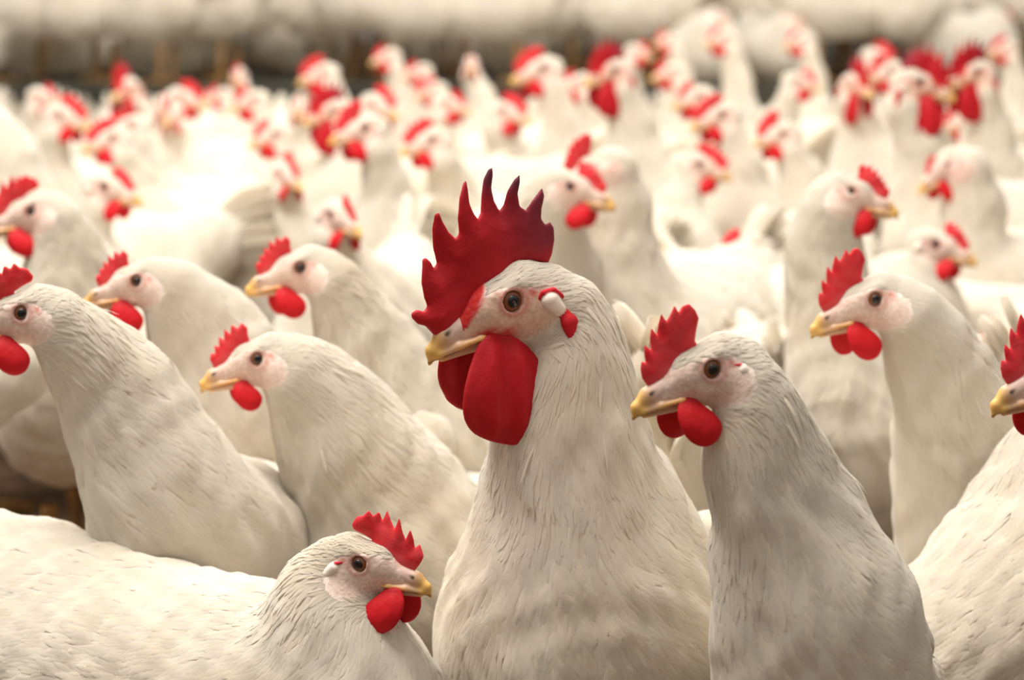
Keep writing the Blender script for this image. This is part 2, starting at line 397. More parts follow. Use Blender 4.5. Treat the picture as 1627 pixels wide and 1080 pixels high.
    T['wattleB'] = slab('wattle_'+tag+'B', hs, thw, vox, [M_RED], wc, 1.0, warp=cup(1.2, 16))
    pn = [(768, 542), (790, 532), (820, 545), (845, 568), (856, 600), (860, 635), (857, 665), (846, 688), (824, 702), (808, 705), (795, 702), (770, 694), (748, 680), (735, 660), (733, 640), (736, 615), (745, 590), (757, 565)]
    pf = [(775, 535), (742, 552), (728, 560), (718, 575), (715, 600), (719, 622), (728, 640), (731, 648), (748, 662), (775, 670), (800, 650), (800, 560)]
    rn = [(-(u-786)*.3/.92, -(v-547)*.3) for u, v in pn]; rf = [(-(u-776)*.3/.92, -(v-547)*.3) for u, v in pf]
    wr = lambda V, dd: np.array(lin(176, 10, 24))*np.ones((len(V), 1))
    thr = lambda x, z, d: np.clip(1.2+.30*d, 1.2, 3.6)+.5*np.sin(x*.5+1)*np.clip(d/8, 0, 1)
    wpr = lambda V: np.stack([V[:, 0], V[:, 1]+2.6*np.sin(np.clip(-V[:, 2]/45, 0, 1)*3.1)+.8*np.sin(V[:, 0]*.45), V[:, 2]], 1)
    T['wattleR'] = slab('rooster_wattle_'+tag, rn, thr, vox, [M_RED], wr, 1.1, warp=wpr)
    T['wattleF'] = slab('rooster_far_wattle_'+tag, rf, thr, vox, [M_RED], wr, 1.1, warp=wpr)
    # earlobes: white oval with a red fold hanging below it (head frame, on the +y side)
    def lobe(name, white, red, arc):
        X = np.arange(-30, -2, vox); Yv = np.arange(6, 26, vox); Z = np.arange(-46, 10, vox)
        g = np.stack(np.meshgrid(X, Yv, Z, indexing='ij'), -1); sh = g.shape[:3]; q = g.reshape(-1, 3)
        def a(q):
            d = 1e9*np.ones(len(q))
            for s in white: d = smin(d, seg(q, V3(*s[0]), V3(*s[1]), s[2], s[3]), .8)
            return d
        def b(q):
            d = 1e9*np.ones(len(q))
            for s in red: d = smin(d, seg(q, V3(*s[0]), V3(*s[1]), s[2], s[3], 1.5), 1.2)
            for s in arc: d = np.minimum(d, seg(q, V3(*s[0]), V3(*s[1]), s[2], s[3]))
            return d
        D = smin(a(q), b(q), .6); V, Q = surface_nets(D.reshape(sh), X, Yv, Z)
        m = sstep(-.5, .5, a(V)-b(V))[:, None]
        c = np.array(lin(232, 218, 205))*(1-m)+np.array(lin(188, 30, 40))*m
        return mesh_from(name, V*.001, Q, [M_LOBE], cols=c)
    T['lobeH'] = lobe('earlobe_'+tag, [((-15.0, 16.0, -5.5), (-18, 16.6, -10), 3.9, 3.7)],
                      [((-17.5, 15.6, -16.5), (-14, 14.6, -20.5), 1.7, 2.1), ((-14, 14.6, -20.5), (-9, 12.4, -23.5), 2.1, 1.5)], [((-10.0, 15.0, -.8), (-14.0, 16.8, -2.0), .9, 1.1)])
    T['lobeR'] = lobe('rooster_earlobe_'+tag, [((-16.5, 16.8, -6.5), (-18.5, 17.4, -12), 4.7, 3.8)],
                      [((-20.0, 18.2, -13), (-20.5, 20.4, -20), 2.4, 4.2), ((-20.5, 20.4, -20), (-17.5, 21.5, -36), 4.2, 1.7)],
                      [((-11.5, 15.2, -4.5), (-14.5, 17.2, -1.6), 1.1, 1.5), ((-14.5, 17.2, -1.6), (-19.5, 17.8, -2.4), 1.5, 1.6), ((-19.5, 17.8, -2.4), (-22.3, 17.6, -7), 1.6, 1.4)])
    # eye: iris ball with rings by angle, pupil separate
    n = 20 if tag == 'near' else 12
    rings = [0, .16, .30, .42, .55, .68, .80, .95, 1.2, 1.57]
    Vv = [(0, 7.0, 0)]; Qs = []; mi = []
    for a in rings[1:]:
        for k in range(n):
            t = 2*math.pi*k/n; Vv.append((7*math.sin(a)*math.cos(t), 7*math.cos(a), 7*math.sin(a)*math.sin(t)))
    for k in range(n): Qs.append((0, 1+k, 1+(k+1) % n, 0))
    me = bpy.data.meshes.new('eye_'+tag)
    faces = [(0, 1+(k+1) % n, 1+k) for k in range(n)]; mi = [0]*n
    for r in range(len(rings)-2):
        for k in range(n):
            a = 1+r*n+k; b = 1+r*n+(k+1) % n; faces.append((a, b, b+n, a+n)); mi.append(0 if rings[r+2] <= .68 else 1)
    me.from_pydata([tuple(np.array(v)*.001) for v in Vv], [], faces)
    me.materials.append(M_IRIS); me.materials.append(M_EYE)
    me.polygons.foreach_set('material_index', mi); me.polygons.foreach_set('use_smooth', [True]*len(mi)); me.update(); T['eye'] = me
    Vp = [(0, 7.5, 0)]; fp = []
    pr = [.2, .36, .42]
    for j, a in enumerate(pr):
        R_ = 7.45 if j < 2 else 6.9
        for k in range(n):
            t = 2*math.pi*k/n; Vp.append((R_*math.sin(a)*math.cos(t), R_*math.cos(a), R_*math.sin(a)*math.sin(t)))
    fp = [(0, 1+(k+1) % n, 1+k) for k in range(n)]
    for r in range(len(pr)-1):
        for k in range(n):
            a = 1+r*n+k; b = 1+r*n+(k+1) % n; fp.append((a, b, b+n, a+n))
    mp = bpy.data.meshes.new('pupil_'+tag); mp.from_pydata([tuple(np.array(v)*.001) for v in Vp], [], fp)
    mp.materials.append(M_PUP); mp.polygons.foreach_set('use_smooth', [True]*len(fp)); mp.update(); T['pupil'] = mp
    return T

def leg_mesh():
    X = np.arange(-60, 75, 3.); Yv = np.arange(-45, 45.1, 3.); Z = np.arange(-2, 130, 3.)
    g = np.stack(np.meshgrid(X, Yv, Z, indexing='ij'), -1); sh = g.shape[:3]; q = g.reshape(-1, 3)
    d = seg(q, V3(-6, 0, 122), V3(0, 0, 14), 9, 6.5)
    for e in ((58, 0), (46, 30), (46, -30)):
        m = V3(e[0]*.5, e[1]*.5, 10)
        d = smin(d, seg(q, V3(0, 0, 11), m, 6, 5), 3); d = smin(d, seg(q, m, V3(e[0], e[1], 5), 5, 3), 2)
    d = smin(d, seg(q, V3(0, 0, 11), V3(-28, 0, 6), 5.5, 3), 3)
    V, Q = surface_nets(d.reshape(sh), X, Yv, Z)
    V[:, 2] -= V[:, 2].min()
    return mesh_from('scaly_leg', V*.001, Q, [M_LEG])

# ------------------------------------------------------------------ bird
from mathutils import Matrix, Vector
def link(o, parent=None):
    SC.collection.objects.link(o)
    if parent: o.parent = parent
    return o
def mobj(name, me, parent, M=None):
    o = bpy.data.objects.new(name, me); link(o, parent)
    if M is not None: o.matrix_local = M
    return o

def feather_strips(p, nrm, flow, L, W, sdf, lift, rng, nseg=4, narrow=None):
    """a sheet of real feathers that lie along the surface; returns verts, quads, fuv, feather id"""
    N = len(p)
    side = np.cross(flow, nrm); side /= np.linalg.norm(side, axis=1)[:, None]+1e-9
    c = p.copy(); dirn = flow.copy(); e = .0015
    S = np.linspace(0, 1, nseg+1)
    prof = np.array([.45, .95, 1.0, .80, .25]) if nseg == 4 else np.array([.5, 1., .85, .25])
    V = np.empty((N, nseg+1, 3, 3)); U = np.empty((N, nseg+1, 3, 3)); nn = nrm.copy()
    rnd = rng.random(N)
    for i, s in enumerate(S):
        if i:
            c = c + dirn*(L/nseg)[:, None]
            d0 = sdf(c)
            g = np.stack([sdf(c+V3(e, 0, 0)), sdf(c+V3(0, e, 0)), sdf(c+V3(0, 0, e))], 1)-d0[:, None]
            g /= np.linalg.norm(g, axis=1)[:, None]+1e-9
            h = lift*(.25+s)
            c = c + g*((h-d0)*.85)[:, None]
            nn = g; dirn = dirn - g*(dirn*g).sum(1)[:, None]; dirn /= np.linalg.norm(dirn, axis=1)[:, None]+1e-9
            side = np.cross(dirn, nn)
        w = W*prof[i]*.5
        V[:, i, 1] = c + nn*(w*.22)[:, None]
        V[:, i, 0] = c - side*w[:, None]; V[:, i, 2] = c + side*w[:, None]
        for j, xx in enumerate((-1, 0, 1)):
            U[:, i, j, 0] = xx; U[:, i, j, 1] = s*L; U[:, i, j, 2] = rnd
    base = (np.arange(N)*(nseg+1)*3)[:, None]
    quads = []
    for i in range(nseg):
        for j in range(2):
            a = i*3+j; quads.append(np.stack([base[:, 0]+a, base[:, 0]+a+3, base[:, 0]+a+4, base[:, 0]+a+1], 1))
    return V.reshape(-1, 3), np.concatenate(quads), U.reshape(-1, 3), rnd

def big_feathers(name, specs, mats, parent, lod=1):
    """specs: (root, direction, up normal, length, width) -> long quill feathers with rounded ends"""
    Vs, Qs, Us = [], [], []; b = 0
    S = np.linspace(0, 1, 9); pr = [.25, .7, .92, 1, 1, 1, .95, .75, .15]
    for (r, d, nr, L, W) in specs:
        d = d/np.linalg.norm(d); sd = np.cross(d, nr); sd /= np.linalg.norm(sd); nr = np.cross(sd, d)
        k = random.random(); bend = random.uniform(.05, .16)
        for i, s in enumerate(S):
            c = r + d*(L*s) - nr*(L*bend*s*s)
            for x in (-1, -.5, 0, .5, 1):
                Vs.append(c + sd*(W*.5*pr[i]*x) + nr*(W*.10*(1-x*x))); Us.append((x, s*L, k))
        for i in range(8):
            for j in range(4):
                a = b+i*5+j; Qs.append((a, a+5, a+6, a+1))
        b += 45
    me = mesh_from(name, np.array(Vs), np.array(Qs), mats, cols=np.tile(WHITE, (len(Vs), 1)), fuv=np.array(Us))
    o = mobj(name, me, parent)
    md = o.modifiers.new('thickness', 'SOLIDIFY'); md.thickness = .0006
    return o

BIRDS = []
def body_line(E, yaw, k=1.0, off=.055):
    a = math.radians(yaw); f = np.array([math.cos(a), math.sin(a)])
    B = np.array([E[0], E[1]]) - f*off*k
    return [B, B-f*.07*k, B-f*.15*k, B-f*.24*k]
def crowding(ps):
    c = 0
    for root, ch, lab in BIRDS:
        if abs(root.location.x-ps[1][0]) > .6 or abs(root.location.y-ps[1][1]) > .6: continue
        for p, r in ch[-6:]:
            for q in ps: c += max(0, r*.8+.075-math.hypot(p[0]-q[0], p[1]-q[1]))**2
    return c
def bird(label, eye, yaw, pitch=15, kind='hen', hs=1.0, nodes=None, body=None, comb='A', watt='A', cs=1.0, ws=1.0, roll=0,
         group=None, dens=1.0, byaw=None, legs=True, tail=True, wsx=0.0, headless=False, peck=False, world=False, neckcurve=0.0, tone=1.0, blean=0.0, lean=0., tailup=None, wing=True):
    """eye: (u, v, Y) or a world position; yaw of the beak (180 = to the left of the picture); nodes: neck and breast stations down from the nape"""
    rng = np.random.default_rng(len(BIRDS)+11); phs = rng.random(6)*6.3
    Y = eye[1] if world else eye[2]
    if nodes is None and not world:
        E0 = P(*eye); by = yaw if byaw is None else byaw; k0 = 1.15 if kind == 'rooster' else 1.0
        byaw = by + min(((crowding(body_line(E0, by+o, k0)) + 1e-6*o*o, o) for o in (0, 15, -15, 30, -30, 50, -50, 75, -75, 100, -100)), key=lambda t: t[0])[1]
    ya, pi_ = math.radians(yaw), math.radians(pitch)
    fw = V3(math.cos(ya)*math.cos(pi_), math.sin(ya)*math.cos(pi_), -math.sin(pi_)); lf = V3(-math.sin(ya), math.cos(ya), 0)
    if roll:
        up0 = np.cross(fw, lf); lf = lf*math.cos(math.radians(roll)) + up0*math.sin(math.radians(roll))
    up = np.cross(fw, lf)
    E = np.array(eye, float) if world else P(*eye); sidev = -1 if lf[1] > 0 else 1
    H = E - lf*sidev*.011*hs
    R = np.stack([fw, lf, up], 1)                       # columns = head axes
    bf_yaw = yaw if byaw is None else byaw
    bya = math.radians(bf_yaw); bf = V3(math.cos(bya), math.sin(bya), 0); bl = V3(-bf[1], bf[0], 0)
    hk = V3(-.014, 0, -.010)*hs
    nape = H + R@hk
    chain = []                                          # (pos, r, featherlen, featherwidth)
    near = Y < 2.05; mid = Y < 3.3
    k = 1.15 if kind == 'rooster' else 1.0
    if nodes is not None:
        for (u, v, dY, r) in nodes:
            chain.append((P(u, v, Y+dY+.011*hs), r*mpp(v, Y+dY)))
        last = chain[-1][0]
        if body is None:
            B = last - bf*.03; B[2] = min(B[2], .25)
            chain.append((B, .100*k)); chain.append((B-bf*.15+V3(0, 0, .01), .098*k)); 
        else:
            for (u, v, dY, r) in body: chain.append((P(u, v, Y+dY), r*mpp(v, Y+dY)))
    else:
        B = np.array([H[0], H[1], 0.]) - bf*(.055+lean)*k + bl*blean; zb = min(.235*k+BASEZ[0], H[2]-.10); B[2] = zb
        hd = V3(fw[0], fw[1], 0)
        top = H - hd*.018*hs + V3(0, 0, -.030*hs)
        sh = B + V3(0, 0, .055) + bf*.012
        c1 = top*.68+sh*.32 - bf*(.010+neckcurve) ; c2 = top*.30+sh*.70 - bf*(.004+neckcurve*.5)
        if peck:
            B = np.array([H[0], H[1], .21+BASEZ[0]]) - bf*.13; sh = B+bf*.03+V3(0, 0, -.01); top = H - V3(fw[0], fw[1], 0)*.02 + V3(0, 0, .03)
            c1 = top*.6+sh*.4; c2 = top*.25+sh*.75
        chain += [(top, .022*hs), (c1, .031*k), (c2, .050*k), (sh, .073*k), (B, .099*k), (B-bf*.09*k+V3(0, 0, .002), .104*k), (B-bf*.18*k+V3(0, 0, .014), .086*k)]
    rump, rr = chain[-1]
    upz = .050 if tailup is None else tailup
    tl = rump - bf*.085*k + V3(0, 0, upz); tl2 = tl - bf*.05*k + V3(0, 0, upz*.6)
    chain += [(tl, min(rr*.52, .05)), (tl2, .022)]
    root_xy = (chain[-4][0] + chain[-3][0])*.5
    root = bpy.data.objects.new(kind if kind != 'grey' else 'hen', None); link(root)
    root.empty_display_size = .05
    root.location = (root_xy[0], root_xy[1], BASEZ[0]); root.rotation_euler = (0, 0, bya)
    cb, sb = math.cos(bya), math.sin(bya)
    RB = np.array([[cb, -sb, 0], [sb, cb, 0], [0, 0, 1]])        # local -> world
    O = np.array([root_xy[0], root_xy[1], BASEZ[0]])
    toL = lambda p: (p-O)@RB
    chain = [(toL(p), r) for p, r in chain]; Hl = toL(H); Rl = RB.T@R
    napeL = toL(nape)
    pts = [(napeL, .0155*hs)] + chain
    nb = len(chain)
    cls = list(range(len(pts)-1))
    if near:                                            # rounder line between the stations
        cr = lambda a, b, c, d, t: .5*((2*b)+(c-a)*t+(2*a-5*b+4*c-d)*t*t+(3*b-a-3*c+d)*t**3)
        np_, nc_ = [], []
        for i in range(len(pts)-1):
            a, b, c, d = pts[max(i-1, 0)], pts[i], pts[i+1], pts[min(i+2, len(pts)-1)]
            for t in (0, .5):
                np_.append((cr(a[0], b[0], c[0], d[0], t), float(max(cr(a[1], b[1], c[1], d[1], t), .012)))); nc_.append(i)
        np_.append(pts[-1]); pts = np_; cls = nc_
    def body_sdf(p):
        d = None
        for i in range(len(pts)-1):
            a, ra = pts[i]; b, rb = pts[i+1]
            s_ = seg(p, a, b, ra, rb)
            kk = .006 if cls[i] < 2 else (.010 if cls[i] < 5 else .016)
            d = s_ if d is None else smin(d, s_, kk)
        far_ = sstep(.035*hs, .09*hs, np.sqrt(((p-Hl)**2).sum(1)))
        u_ = p*np.array([1., 1., .62])
        d = d - far_*.0014*(np.sin(u_[:, 0]*150+phs[0]+2*np.sin(u_[:, 2]*70+phs[1]))*np.sin(u_[:, 1]*135+phs[2]+2*np.sin(u_[:, 2]*90)) + 1.3*np.sin(u_[:, 2]*75+phs[3]+1.5*np.sin(u_[:, 0]*60))*np.sin(u_[:, 1]*68+phs[4]+u_[:, 0]*40) + .45*np.sin(u_[:, 0]*310+phs[5]+2*np.sin(u_[:, 2]*120))*np.sin(u_[:, 1]*290+u_[:, 2]*160))
        return d
    def full_sdf(p):
        d = body_sdf(p)
        q = (p-Hl)@Rl/hs*1000
        near_ = np.linalg.norm(q, axis=1) < 60
        if near_.any() and not headless:
            hd_ = head_sdf(q[near_])*hs/1000
            d[near_] = smin(d[near_], hd_, .006*hs)
        return d
    A = np.array([p for p, r in pts]); Rr = np.array([r for p, r in pts])
    lo = (A-Rr[:, None]).min(0)-.02; hi = (A+Rr[:, None]).max(0)+.02
    lo = np.minimum(lo, Hl-.036*hs); hi = np.maximum(hi, Hl+.036*hs)
    f = (.0012 if Y < 1.3 else .0017) if near else (.003 if mid else (.0045 if Y < 5.5 else .007)); c = .0075 if near else (.011 if mid else (.015 if Y < 5.5 else .02))
    def axis(i):
        a, b = Hl[i]-.034*hs, Hl[i]+.034*hs
        if headless: return np.arange(lo[i], hi[i]+c, c)
        return np.concatenate([np.arange(a-f, lo[i]-c, -c)[::-1], np.arange(a, b, f), np.arange(b, hi[i]+c, c)])
    X, Yy, Z = axis(0), axis(1), axis(2)
    g = np.stack(np.meshgrid(X, Yy, Z, indexing='ij'), -1).reshape(-1, 3)
    D = full_sdf(g).reshape(len(X), len(Yy), len(Z))
    V, Q = surface_nets(D, X, Yy, Z)
    e = .0006
    for _ in range(1):
        d0 = full_sdf(V); G = np.stack([full_sdf(V+V3(e, 0, 0)), full_sdf(V+V3(0, e, 0)), full_sdf(V+V3(0, 0, e))], 1)-d0[:, None]
        G /= np.linalg.norm(G, axis=1)[:, None]+1e-9
        V = V - G*np.clip(d0, -f, f)[:, None]
    q = (V-Hl)@Rl/hs*1000
    m = face_mask(q, kind)*(np.linalg.norm(q, axis=1) < 50)
    if headless: m = m*0
    col = WHITE*(1-m[:, None]) + face_color(q, kind)*m[:, None]
    # feathers
    a_, b_, c_ = V[Q[:, 0]], V[Q[:, 1]], V[Q[:, 2]]; d_ = V[Q[:, 3]]
    ar = .5*(np.linalg.norm(np.cross(b_-a_, c_-a_), axis=1)+np.linalg.norm(np.cross(c_-a_, d_-a_), axis=1))
    cen = (a_+b_+c_+d_)/4
    # chain parameter of a point -> feather size
    mids, tans, lens, wids, lifts = [], [], [], [], []
    npt = len(pts)
    nk = nb-5 if nodes is None else (len(nodes)-1 if body is None else len(nodes)-1)
    def field(p):
        Wt = []; T_ = []; LL = []; WW = []; LF = []
        for i in range(npt-1):
            a, ra = pts[i]; b, rb = pts[i+1]
            s_ = seg(p, a, b, ra, rb); wgt = s_
            t = (b-a)/(np.linalg.norm(b-a)+1e-9)
            i = cls[i]
            if i < 1: L_, W_, F_ = .010*hs, .0022*hs, .0006
            elif i < nk: L_, W_, F_ = .020*k, .0019, .0005
            elif i == nk: L_, W_, F_ = .020, .0030, .0004; t = t + V3(-.4, 0, -.5)
            else: L_, W_, F_ = .021, .0045, .00028; t = t + V3(-.8, 0, -.25)
            Wt.append(wgt); T_.append(t); LL.append(L_); WW.append(W_); LF.append(F_)
        Wt = np.array(Wt); Wt = np.exp(-(Wt-Wt.min(0))/.007); Wt /= Wt.sum(0)
        return Wt.T@np.array(T_), Wt.T@np.array(LL), Wt.T@np.array(WW), Wt.T@np.array(LF)
    T0, L0, W0, F0 = field(cen)
    qc = (cen-Hl)@Rl/hs*1000; rq = np.linalg.norm(qc, axis=1)
    fm = face_mask(qc, kind)*(rq < 50)
    hh = sstep(44, 26, rq)
    if headless: hh = hh*0
    L0 = L0*(1-hh)+.0075*hs*hh; W0 = W0*(1-hh)+.0015*hs*hh; F0 = F0*(1-hh)+.0003*hh
    if not near:
        L0 = L0*(1.2 if mid else 1.5); W0 = W0*(2.2 if mid else 4.2)
    cov = (6.4 if near else (3.6 if mid else 1.8))*dens
    wgt = ar*cov/(L0*W0)*(fm < .45)*(qc[:, 0] < 23+100*(rq > 50))
    nz_ = np.cross(b_-a_, d_-a_)@RB.T; back_ = nz_[:, 1]/(np.linalg.norm(nz_, axis=1)+1e-12)
    wgt = wgt*np.where(back_ > .35, .28, 1.0)
    cnt = rng.poisson(np.clip(wgt, 0, 60))
    fi = np.repeat(np.arange(len(Q)), cnt)
    mi = np.zeros(len(Q), np.int32); mi[fm > .35] = 1
    allV, allQ, allC = [V], [Q], [col]; allU = [np.zeros_like(V)]; allM = [mi]
    if len(fi):
        r1, r2 = rng.random((2, len(fi), 1))
        p = (a_[fi]*(1-r1)+b_[fi]*r1)*(1-r2)+(d_[fi]*(1-r1)+c_[fi]*r1)*r2
        nrm = np.cross(b_[fi]-a_[fi], d_[fi]-a_[fi]); nrm /= np.linalg.norm(nrm, axis=1)[:, None]+1e-9
        fl = T0[fi]*(1-hh[fi][:, None]) - Rl[:, 0]*hh[fi][:, None]*1.0 - Rl[:, 2]*(hh[fi]*.25)[:, None]
        # clumps: low-frequency swirl of the lie of the feathers
        ph = rng.random(6)*6
        sw = np.stack([np.sin(p[:, 1]*38+ph[0])+np.sin(p[:, 2]*61+ph[1]), np.sin(p[:, 2]*43+ph[2])+np.sin(p[:, 0]*57+ph[3]), np.sin(p[:, 0]*47+ph[4])+np.sin(p[:, 1]*66+ph[5])], 1)
        fl = fl/(np.linalg.norm(fl, axis=1)[:, None]+1e-9) + sw*.13 + rng.normal(0, .13, fl.shape)
        fl -= nrm*(fl*nrm).sum(1)[:, None]; fl /= np.linalg.norm(fl, axis=1)[:, None]+1e-9
        L = L0[fi]*rng.uniform(.7, 1.25, len(fi)); W = W0[fi]*rng.uniform(.75, 1.2, len(fi))
        lift = F0[fi]*rng.uniform(.3, 1.6, len(fi))*np.where((rng.random(len(fi)) < .008) & (F0[fi] > .00043), 3.4, 1)*(1+.38*sw[:, 0]+.25*sw[:, 2])
        lift = np.clip(lift, .0002, None)
        sdfF = full_sdf if near else body_sdf
        ok = np.ones(len(fi), bool)
        FV, FQ, FU, rnd = feather_strips(p, nrm, fl, L, W, full_sdf, lift, rng, 4 if near else 3)
        kf = (5 if near else 4)*3
        tc = WHITE*np.array(lin(255, 255, 255))
        fc = np.repeat(tc[None]*(.955+.045*rnd[:, None])*np.array([1, 1, 1])-rnd[:, None]**3*np.array([0, .01, .035]), kf, 0)
        # the short feathers round the face carry its pink
        allV.append(FV); allQ.append(FQ+len(V)); allC.append(fc); allU.append(FU); allM.append(np.zeros(len(FQ), np.int32))
    C_ = np.concatenate(allC)*tone
    me = mesh_from('chicken_body', np.concatenate(allV), np.concatenate(allQ), [M_FE, M_SK], cols=C_, fuv=np.concatenate(allU), mi=np.concatenate(allM))
    mobj('body', me, root)
    # head parts
    T = TN if near else TF
    HM = Matrix([[Rl[i, 0]*hs, Rl[i, 1]*hs, Rl[i, 2]*hs, Hl[i]] for i in range(3)]+[[0, 0, 0, 1]])
    if not headless:
        mobj('beak', T['beak'], root, HM)
        if comb:
            z0 = Matrix.Translation((.012, 0, .006))@Matrix.Scale(cs, 4)@Matrix.Translation((-.012, 0, -.006))
            mobj('comb', T['comb'+comb], root, HM@z0@Matrix.Rotation(lean and .0 or rng.normal(0, .05), 4, 'X'))
        yb = math.atan2(Rl[1, 0], Rl[0, 0])
        for s in (1, -1):
            flip = Matrix.Scale(s, 4, (0, 1, 0))
            eo = mobj('eye', T['eye'], root, HM@Matrix.Translation((0, s*.0062, 0))@flip@Matrix.Scale(1.12, 4))
            mobj('pupil', T['pupil'], eo)
            mobj('earlobe', T['lobeR' if kind == 'rooster' else 'lobeH'], root, HM@flip)
            an = Hl + Rl@(V3(.0150+wsx, s*(.0085 if s == sidev else .0065), -.0145)*hs)
            wn_ = ('R' if s == sidev else 'F') if kind == 'rooster' else watt
            if wn_:
                spl = math.radians(14 if kind != 'rooster' else 6)
                WM = Matrix.Translation(an)@Matrix.Rotation(yb, 4, 'Z')@Matrix.Rotation(s*spl, 4, 'X')@Matrix.Rotation(math.radians(0 if s == sidev else -24) if kind != 'rooster' else 0, 4, 'Y')@flip@Matrix.Scale(hs*ws*(1.10 if kind == 'rooster' else 1.12), 4)
                mobj('wattle', T['wattle'+wn_], root, WM)
    # tail and wings from long feathers
    if tail:
        t0 = chain[-2][0]; sp = []
        td = (chain[-1][0]-chain[-3][0]); td /= np.linalg.norm(td)
        for i in range(10 if mid else 6):
            for s in (-1, 1):
                a = (i+.5)/(10 if mid else 6)
                d = td*1.0 + V3(0, s*.30*a, .42-.80*a)
                sp.append((t0+V3(0, s*.012*a, .010-.03*a), d, V3(.3, -s*.9, .25), (.115 if kind != 'rooster' else .15)*random.uniform(.9, 1.05), .036))
        big_feathers('tail', sp, [M_FE], root)
    if wing and (Y < 3.4 or kind == 'rooster'):
        for s in (1, -1):
            sp = []
            (b0, rb0), (b1, rb1) = chain[-4], chain[-3]
            for i in range(9):
                t = i/8
                c0 = b0*(1-t*.7)+b1*t*.7; r0 = rb0*(1-t*.7)+rb1*t*.7
                an_ = .55 - .75*t*.5
                rt = c0 + V3(0, s*math.cos(an_)*(r0-.004), math.sin(an_)*(r0-.004))
                d = (b1-b0); d = d/np.linalg.norm(d) + V3(0, -s*.18, -.16+.25*t)
                sp.append((rt, d, V3(0, s, .25), .085, .026))
            big_feathers('wing', sp, [M_FE], root)
    if legs:
        for s in (1, -1):
            mobj('leg', LEG, root, Matrix.Translation((.0, s*.045, 0))@Matrix.Scale(k, 4))
    root['label'] = label; root['category'] = 'chicken'
    if group: root['group'] = group
    BIRDS.append((root, [(O+RB@p, r) for p, r in chain[2:]], label))
    return root

TN = template_parts(.7, 'near'); TF = template_parts(1.6, 'distant'); LEG = leg_mesh()
BASEZ = [0.0]

# ------------------------------------------------------------------ the setting
def box_mesh(name, boxes, mats):
    Vs, Qs = [], []
    for (x0, y0, z0, x1, y1, z1) in boxes:
        b = len(Vs); Vs += [(x, y, z) for z in (z0, z1) for y in (y0, y1) for x in (x0, x1)]
        Qs += [tuple(b+i for i in f) for f in ((0, 2, 3, 1), (4, 5, 7, 6), (0, 1, 5, 4), (2, 6, 7, 3), (0, 4, 6, 2), (1, 3, 7, 5))]
    return mesh_from(name, np.array(Vs), np.array(Qs), mats, smooth=False)
M_LIT = flat_mat('dark_litter', lin(70, 52, 38), .95, 22, lin(112, 88, 66), .8)
M_WALL = flat_mat('pale_wall_panel', lin(212, 216, 224), .7, 3, lin(196, 200, 208))
M_WOOD = flat_mat('grey_slat_wood', lin(70, 66, 54), .9, 14, lin(48, 48, 42), .3)
floor = mobj('floor', box_mesh('floor', [(-9, -1.5, -.1, 9, 14, 0)], [M_LIT]), None); floor['kind'] = 'structure'
wb = mobj('wall_back', box_mesh('wall_back', [(-9, 14, 0, 9, 14.15, 3.2)], [M_WALL]), None); wb['kind'] = 'structure'
PZ, PY = .36, 6.1
plat = bpy.data.objects.new('slatted_platform', None); link(plat); plat.location = (0, PY, 0)
plat['label'] = 'raised grey slatted platform across the back of the barn carrying the rearmost birds'; plat['category'] = 'platform'
bx = [(-7, i*.07, PZ-.03, 7, i*.07+.045, PZ) for i in range(75)]
d_ = mobj('deck', box_mesh('deck', bx, [M_WOOD]), plat)
mobj('front_board', box_mesh('front_board', [(-7, -.03, .10, 7, 0, PZ)], [M_WOOD]), plat)
for x in np.arange(-6.5, 6.6, 1.3): mobj('leg', box_mesh('post', [(x, .05, 0, x+.06, .11, PZ-.03)], [M_WOOD]), plat)

# ------------------------------------------------------------------ the flock, nearest birds
bird('big white rooster with tall dark red spiked comb and long wattles in the centre', (813, 478, 1.2), 203, 22, 'rooster', 1.25,
     nodes=[(905, 490, .01, 48), (918, 570, .012, 72), (910, 655, .015, 104), (911, 750, .02, 131), (930, 850, .03, 162)],
     body=[(930, 955, .05, 212), (930, 1060, .07, 226), (985, 1090, .17, 226), (1040, 1090, .28, 190)], comb='R', byaw=232)
bird('white hen with upright red comb looking left, right beside the big rooster', (1131, 586, 1.06), 197, 18, 'hen', 1.0,
     nodes=[(1192, 612, .0, 46), (1207, 668, .004, 66), (1212, 735, .01, 90), (1240, 805, .015, 104), (1268, 885, .02, 120)],
     body=[(1295, 970, .03, 143), (1305, 1070, .05, 160), (1335, 1150, .13, 165), (1370, 1170, .24, 150)], comb='A', byaw=215)
bird('small white hen crouching in the bottom foreground and looking right', (571, 895, 1.15), -16, 10, 'hen', .93,
     nodes=[(532, 912, .01, 50), (518, 965, .01, 84), (528, 1045, .01, 122)],
     body=[(545, 1140, .02, 160), (440, 1135, .05, 195), (280, 1120, .09, 208), (120, 1085, .13, 215), (-40, 1040, .17, 225)], comb='B', byaw=0, wsx=.007, ws=1.12)
bird('white hen in the lower left foreground with its head at the picture edge', (35, 497, 1.3), 190, 14, 'hen', 1.0,
     nodes=[(92, 512, .0, 46), (135, 560, .01, 66), (190, 630, .02, 90)],
     body=[(245, 745, .03, 112), (290, 850, .05, 140), (345, 890, .13, 160), (430, 880, .24, 150)], comb='B', byaw=205, tail=False)
bird('white hen with blotchy pale comb stretching its neck left, left of the rooster', (410, 570, 1.4), 187, 16, 'hen', .98,
     nodes=[(472, 590, .0, 56), (512, 640, .01, 80), (555, 715, .02, 108), (600, 800, .03, 132)],
     body=[(640, 900, .05, 165), (700, 960, .10, 190), (760, 960, .2, 200), (800, 930, .3, 160)], comb='C', watt='A', ws=.85, byaw=200, tail=False, wing=False)
